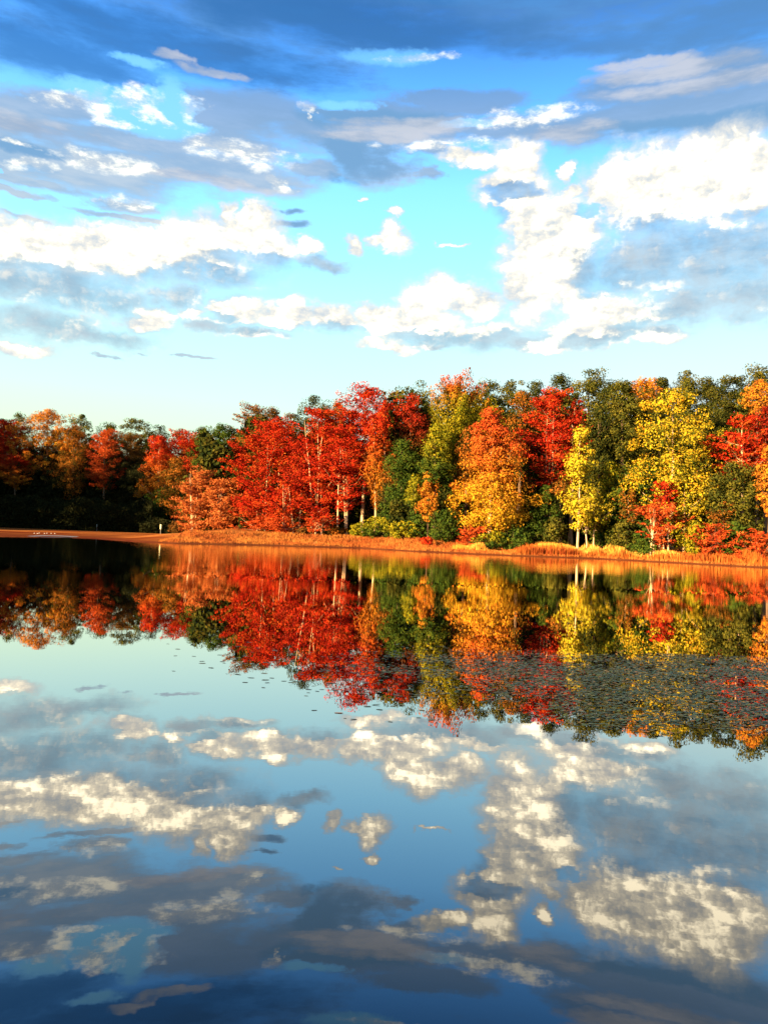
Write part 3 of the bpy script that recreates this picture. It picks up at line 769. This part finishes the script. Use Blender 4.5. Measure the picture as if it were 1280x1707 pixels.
bush(862,880,56,73,'green','dark green bush right of the egg-shaped tree\'s foot')
bush(900,850,52,75,'green','green bush under the scarlet tree, left of the pale trunk')
bush(925,862,50,73,'oak_lit','olive bush beside the slender yellow tree\'s pale trunk')
bush(1003,850,50,74,'green_ygreen','green and yellow bush behind the reeds right of the slender yellow tree')
bush(1040,868,56,71,'oak_lit','olive bush behind the brightest reeds')
bush(1078,880,52,68,'green','dark green round bush standing in the reeds under the big yellow maple')
bush(1032,815,60,74,'green','tall green bush in front of the towering dark oak')
bush(1160,870,36,66,'ygreen','pale yellow-green bush right of the pale trunk')
bush(1225,868,50,65,'green','dark green bush under the rounded olive tree')
bush(1246,850,50,66,'oak_lit','olive bush in front of the orange tree at the right edge')
bush(300,868,40,112,'brown','low brown bush at the left end of the sunlit bank')
bush(510,880,36,88,'brown','low brownish bush between the red maples\' trunks')
bush(560,878,40,88,'mixed','low reddish bush among the thin pale trunks')

# ---- the wood on the left shore, outside the picture, whose shadow falls on the left wood
rs = random.Random(4)
LS = 'tall trees on the left shore'
proto = None
spots = [(-84,86),(-92,80),(-96,90),(-100,100),(-88,96),(-80,101),(-84,108),(-91,101),(-98,112),(-90,122),(-103,122),(-98,133),(-110,110),(-112,133),(-106,98),(-119,121),(-122,138),(-110,146),(-93,143),(-84,131)]
for i, (x, y) in enumerate(spots):
    if proto is None:
        gz = float(ground_z(x, y))
        (tv, tq), (lv, lq, tone) = tree_mesh(55, 25.0, 5.6, 1.5, 'column', 'clump', leaf=0.5, dens=1.3)
        proto = place_thing('oak_tree', 'tall tree on the left shore casting its shadow over the shaded left wood', 'tree', (x, y, gz), LS)
        ptk = link('trunk', mesh_np('trunk', tv, tq, [BARK['dark']], smooth=True), proto)
        pcr = link('crown', mesh_np('crown', lv, lq, [pal('oak')], tone), proto)
    else:
        e = proto.copy(); scene.collection.objects.link(e)
        for ch in (ptk, pcr):
            c = ch.copy(); scene.collection.objects.link(c); c.parent = e
        e.location = (x, y, float(ground_z(x, y)))
        e.rotation_euler = (0, 0, rs.random() * 6.28)
        s = 0.9 + 0.2 * rs.random(); e.scale = (s, s, s)

_r = np.random.default_rng(77); _n = 60000  # unseen foliage mass added beneath these trees to block the low sun
_x = _r.uniform(-135, -76, _n); _y = _r.uniform(76, 150, _n); _k = (_x < -80) | (_y > 100); _x, _y = _x[_k], _y[_k]; _n = len(_x)
_c = np.stack([_x, _y, ground_z(_x, _y) + 11 * _r.random(_n)], -1)
_a = _r.normal(size=(_n, 3)); _a /= np.linalg.norm(_a, axis=1)[:, None]; _b = np.cross(_a, _r.normal(size=(_n, 3))); _b /= np.linalg.norm(_b, axis=1)[:, None]
_s = (0.5 + 0.5 * _r.random(_n))[:, None]
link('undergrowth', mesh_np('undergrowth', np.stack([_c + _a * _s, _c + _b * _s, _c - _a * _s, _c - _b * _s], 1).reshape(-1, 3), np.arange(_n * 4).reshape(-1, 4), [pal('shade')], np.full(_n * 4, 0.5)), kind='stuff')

# ------------------------------------------------------------------ grass, reeds
def blade_stuff(name, pts, h, w, matx, seed, bend=0.3):
    r = np.random.default_rng(seed); n = len(pts)
    a = r.random(n) * 2 * math.pi; t = np.stack([np.cos(a), np.sin(a), np.zeros(n)], -1)
    b = r.random(n) * 2 * math.pi; le = np.stack([np.cos(b), np.sin(b), np.zeros(n)], -1) * (bend * h * r.random(n))[:, None]
    up = np.stack([np.zeros(n), np.zeros(n), h], -1)
    w = (w * (0.6 + 0.8 * r.random(n)))[:, None]
    p0 = pts - t * w; p1 = pts + t * w
    m0 = pts + up * 0.6 + le * 0.35 + t * w * 0.8; m1 = pts + up * 0.6 + le * 0.35 - t * w * 0.8
    e0 = pts + up + le + t * w * 0.15; e1 = pts + up + le - t * w * 0.15
    V = np.stack([p0, p1, m0, m1, e0, e1], 1).reshape(-1, 3)
    k = np.arange(n)[:, None] * 6
    Q = np.concatenate([k + np.array([[0, 1, 2, 3]]), k + np.array([[3, 2, 4, 5]])], 0)
    tone = np.repeat(r.random(n), 6)
    me = mesh_np(name, V, Q, [matx], tone)
    o = link(name, me, kind='stuff'); return o
def grass_mat(name, lowc, highc, h):
    m, T = new_mat(name)
    geo = T.n('ShaderNodeNewGeometry')
    at_ = T.n('ShaderNodeAttribute', attribute_name='tone')
    n = T.noise(T.v('MULTIPLY', geo.outputs['Position'], (0.22, 0.22, 0.0)), 1.0, 3, 0.6)
    f = T.m('ADD', T.m('MULTIPLY', at_.outputs['Fac'], 0.45), T.m('MULTIPLY', T.smooth(n, 0.35, 0.65), 0.55))
    c = T.mix(f, (*[q * 0.7 for q in lowc], 1), (*[q * 0.7 for q in highc], 1))
    d = T.n('ShaderNodeBsdfDiffuse'); T.put(d.inputs['Color'], c)
    t = T.n('ShaderNodeBsdfTranslucent'); T.put(t.inputs['Color'], c)
    x = T.n('ShaderNodeMixShader'); x.inputs[0].default_value = 0.25
    T.put(x.inputs[1], d.outputs[0]); T.put(x.inputs[2], t.outputs[0])
    finish(T, x.outputs[0]); return m
rg = np.random.default_rng(9)
def along(px0, px1, d0, d1, n):
    """random points on the bank between two picture columns, d0..d1 metres behind the waterline"""
    xs0 = (px0 - 640) / FPX * 70
    xs1 = (px1 - 640) / FPX * 66
    x = rg.uniform(xs0, xs1, n); d = rg.uniform(d0, d1, n)
    return x, d
x, d = along(270, 1300, 0.7, 10.0, 60000)
clump = np.sin(x * 2.1 + 2 * np.sin(d * 1.7)) + np.sin(x * 0.7 + d) + rg.normal(size=len(x)) * 0.8
k = clump > -0.5; x, d = x[k], d[k]; y = shore_y(x) + d
hh = (0.16 + 0.22 * rg.random(len(x))) * (0.6 + 0.06 * d)
G1 = grass_mat('dry_bank_grass', (0.42, 0.09, 0.025), (0.66, 0.27, 0.055), 0.4)
blade_stuff('dry_grass', np.stack([x, y, ground_z(x, y) - 0.02], -1), hh, np.full(len(x), 0.03), G1, 1, 0.7)
# reeds: a bright belt to the right
def reeds(px0, px1, d0, d1, n, h0, h1, m, seed, name):
    x, d = along(px0, px1, d0, d1, n); y = shore_y(x) + d
    e = np.clip(np.minimum(x - x.min(), x.max() - x) / 1.5, 0.15, 1)
    v = 0.72 + 0.28 * np.sin(x * 1.7 + np.sin(x * 0.6) * 3)
    h = (h0 + (h1 - h0) * rg.random(n)) * e * v
    blade_stuff(name, np.stack([x, y, ground_z(x, y) - 0.02], -1), h, np.full(n, 0.025), m, seed, 0.22)
G2 = grass_mat('golden_reeds', (0.80, 0.30, 0.03), (1.0, 0.66, 0.14), 1.0)
G3 = grass_mat('rusty_reeds', (0.34, 0.055, 0.018), (0.74, 0.25, 0.04), 1.0)
reeds(880, 1150, 2.2, 5.5, 15000, 0.6, 1.1, G2, 2, 'golden_reeds')
reeds(752, 850, 2.6, 5.0, 5000, 0.5, 1.0, G2, 3, 'golden_reeds')
reeds(840, 1290, 1.6, 5.0, 13000, 0.4, 0.95, G3, 4, 'rusty_reeds')
reeds(1135, 1300, 2.0, 8.0, 11000, 0.6, 1.3, G3, 5, 'rusty_reeds')

# ------------------------------------------------------------------ floating weed
mpad, T = new_mat('floating_leaf')
geo = T.n('ShaderNodeNewGeometry')
c = T.ramp(geo.outputs['Random Per Island'], [(0.0, (0.010, 0.026, 0.020, 1)), (0.5, (0.018, 0.042, 0.032, 1)), (0.9, (0.05, 0.065, 0.02, 1)), (1.0, (0.16, 0.07, 0.02, 1))])
pb = T.n('ShaderNodeBsdfPrincipled'); T.put(pb.inputs['Base Color'], c)
pb.inputs['Roughness'].default_value = 0.30
pb.inputs['IOR'].default_value = 1.16
finish(T, pb.outputs[0])
def pads(n, region, size, seed, name, tilt=0.11):
    r = np.random.default_rng(seed)
    P = region(r, n); n = len(P)
    k = 6
    ang = np.linspace(0, 2 * math.pi, k, endpoint=False)
    s = size * (0.5 + r.random(n))
    a = r.normal(size=n) * 0.25
    ex = 0.62 + 0.3 * r.random(n)
    lx = np.cos(ang)[None] * s[:, None] * 1.9; ly = np.sin(ang)[None] * (s * ex)[:, None]
    X = lx * np.cos(a)[:, None] - ly * np.sin(a)[:, None]; Y = lx * np.sin(a)[:, None] + ly * np.cos(a)[:, None]
    tx, ty = r.normal(size=n) * tilt, r.normal(size=n) * tilt
    Z = X * tx[:, None] + Y * ty[:, None]
    Z = Z - Z.min(axis=1)[:, None] * 0.8 + 0.002
    V = np.stack([P[:, 0][:, None] + X, P[:, 1][:, None] + Y, Z], -1).reshape(-1, 3)
    i = np.arange(n)[:, None] * k
    Q = np.concatenate([i + np.array([[0, 1, 2, 3]]), i + np.array([[0, 3, 4, 5]])], 0)
    return link(name, mesh_np(name, V, Q, [mpad]), kind='stuff')
def on_water(px, py):
    """vectorised: picture position to the point on the lake"""
    vx = (px - 640) / FPX; vy = -(py - 853.5) / FPX
    R = np.array(ROT)
    d = np.stack([vx, vy, -np.ones_like(vx)], -1) @ R.T
    k = -CAM_H / d[:, 2]
    return np.stack([d[:, 0] * k, d[:, 1] * k], -1)
_q = on_water(np.array([640.0, 700.0, 1300.0, 1300.0, 600.0, 700.0]), np.array([1150.0, 1094.0, 1098.0, 1262.0, 1150.0, 1200.0]))
def weed_field(r, n):
    # a bed of weed on the right: about 6 to 12 m out, ending in a ragged edge on its left
    x = r.uniform(-2.6, 7.5, n * 3); y = r.uniform(5.9, 12.0, n * 3)
    ed = x - (-0.9 + 0.5 * np.sin(y * 1.7) + 0.3 * np.sin(y * 5.1))
    far = 11.9 + 0.25 * np.sin(x * 1.3 + 1) + 0.12 * np.sin(x * 3) + 0.05 * x - y
    near = y - (6.75 + 0.2 * np.sin(x * 2.3) + 0.45 * np.clip(3.0 - x, 0, 5))
    p = np.clip(ed / 3.2, 0, 1) ** 1.6 * np.clip(far / 1.6, 0, 1) * np.clip(near / 0.8, 0.0, 1)
    cl = np.clip(0.55 + 0.5 * np.sin(x * 1.9 + 2.2 * np.sin(y * 1.7)) * np.sin(y * 3.1 + 1.7 * np.sin(x * 1.3)) + 0.35 * np.sin(x * 7 + y * 3) * np.sin(y * 9 - x * 2), 0, 1)
    k = r.random(n * 3) < p * (0.12 + 0.88 * cl)
    return np.stack([x[k], y[k]], -1)[:n]
def weed_patch(r, n):
    # thin outlying patches toward the middle
    cx = np.array([-2.2, -1.4, -0.9, -0.4, 0.1]); cy = np.array([10.6, 9.6, 9.2, 8.6, 7.9])
    i = r.integers(0, 5, n)
    return np.stack([cx[i] + r.normal(size=n) * 0.45, cy[i] + r.normal(size=n) * 0.45], -1)
pads(42000, weed_field, 0.012, 1, 'floating_weed')
pads(130, weed_patch, 0.018, 2, 'floating_weed', 0.03)

# ------------------------------------------------------------------ small things on the beach
def box(name, cx, cy, cz, sx_, sy_, sz_, mat, parent, bev=0.01):
    import bmesh
    bm = bmesh.new(); bmesh.ops.create_cube(bm, size=1.0)
    for v in bm.verts: v.co = Vector((v.co.x * sx_ + cx, v.co.y * sy_ + cy, v.co.z * sz_ + cz))
    bmesh.ops.bevel(bm, geom=bm.edges[:], offset=bev, segments=2, affect='EDGES')
    me = bpy.data.meshes.new(name); bm.to_mesh(me); bm.free(); me.materials.append(mat)
    return link(name, me, parent)
def paint(name, c):
    m, T = new_mat(name)
    tcn = T.n('ShaderNodeTexCoord'); n = T.noise(tcn.outputs['Object'], 9.0, 4, 0.6)
    b = T.n('ShaderNodeBsdfPrincipled'); T.put(b.inputs['Base Color'], T.mix(T.smooth(n, 0.4, 0.7, 0, 0.3), (*c, 1), (c[0] * 0.6, c[1] * 0.55, c[2] * 0.5, 1)))
    b.inputs['Roughness'].default_value = 0.6
    finish(T, b.outputs[0]); return m
pY, pW, pP = paint('pale_yellow_paint', (0.50, 0.48, 0.24)), paint('pale_grey_paint', (0.16, 0.18, 0.15)), paint('weathered_post', (0.13, 0.10, 0.08))
def marker(px, base, top, D, w, label, m):
    b = at(px, base, D); t = at(px, top, D); gz = float(ground_z(b.x, D)); h = t.z - gz
    e = place_thing('signpost', label, 'signpost', (b.x, D, gz))
    box('post', 0, 0, h * 0.5 - 0.1, 0.07, 0.07, h + 0.15, pP, e)
    ph = (h) * 0.45
    p = box('sign_plate', 0, -0.05, h - ph * 0.5, w, 0.025, ph, m, e, 0.008)
    p['label'] = 'blank pale sign plate'
    e.rotation_euler = (0, 0, math.radians(-18))
marker(268, 888, 874, 97, 0.19, 'small signpost with pale yellow plate where the beach meets the dark wood', pY)
marker(162, 883.5, 874, 116, 0.16, 'faint grey marker on a short post before the dark left wood', pW)
pS = paint('white_stone', (0.75, 0.70, 0.62))
import bmesh
for i, (px, py) in enumerate([(58,889),(63,889.2),(66,888.9),(75,889.4),(79,889.2),(86,889.5),(92,889.6)]):
    q = ray(px, py); kk = -(CAM_H - 0.12) / q.z; loc = (q.x * kk, q.y * kk)
    bm = bmesh.new(); bmesh.ops.create_icosphere(bm, subdivisions=2, radius=0.055)
    rr = random.Random(i)
    for v in bm.verts:
        v.co *= 1 + 0.25 * (rr.random() - 0.5); v.co.z *= 0.6; v.co.x *= 1.3
    me = bpy.data.meshes.new('stone'); bm.to_mesh(me); bm.free(); me.materials.append(pS)
    o = link('stone', me); o.location = (loc[0], loc[1], float(ground_z(*loc)) + 0.03)
    o['label'] = 'small white stone lying at the rim of the shallow puddle on the beach'; o['category'] = 'stone'; o['group'] = 'white stones on the beach'
# a shallow ruffled puddle on the beach
mp_, T = new_mat('ruffled_shallow_water')
g = T.n('ShaderNodeBsdfGlossy'); g.inputs['Roughness'].default_value = 0.35; g.inputs['Color'].default_value = (0.45, 0.48, 0.46, 1)
finish(T, g.outputs[0])
pv = []
for (px, py) in [(45,894.2),(70,893.0),(100,893.4),(132,895.0),(128,895.8),(100,895.6),(70,895.2)]:
    q = ray(px, py); kk = -(CAM_H - 0.03) / q.z; pv.append((q.x * kk, q.y * kk))
pm = [(a, b, max(float(ground_z(a, b)), 0.0) + 0.02) for a, b in pv]
pud = make_obj('shallow_water', pm, [tuple(range(len(pm)))], mp_); pud['kind'] = 'structure'

# a grey branch washed up on the mud
for px, py, ln in [(745, 917.5, 1.6), (1062, 933.0, 1.1), (520, 909.5, 1.2)]:
    q = ray(px, py); kk = -(CAM_H - 0.06) / q.z; bx, by = q.x * kk, q.y * kk
    rr = np.random.default_rng(int(px))
    t_ = np.linspace(-1, 1, 7)
    pts = np.stack([t_ * ln * 0.5, np.sin(t_ * 2) * 0.10, 0.03 + 0.05 * np.abs(t_) + rr.random(7) * 0.02], -1)
    V1, Q1 = tube(pts, np.linspace(0.05, 0.02, 7), 6)
    V2, Q2 = tube(np.array([pts[3], pts[3] + [0.25, 0.1, 0.12], pts[3] + [0.45, 0.12, 0.26]]), [0.025, 0.018, 0.008], 5)
    o = link('driftwood', mesh_np('driftwood', np.concatenate([V1, V2]), np.concatenate([Q1, Q2 + len(V1)]), [BARK['pale']], smooth=True))
    o.location = (bx, by, max(float(ground_z(bx, by)), 0.0))
    o['label'] = {745: 'pale washed-up branch on the mud left of the egg-shaped tree', 1062: 'short pale branch on the mud below the golden reeds', 520: 'short pale branch on the mud below the red maples'}[px]
    o['category'] = 'branch'
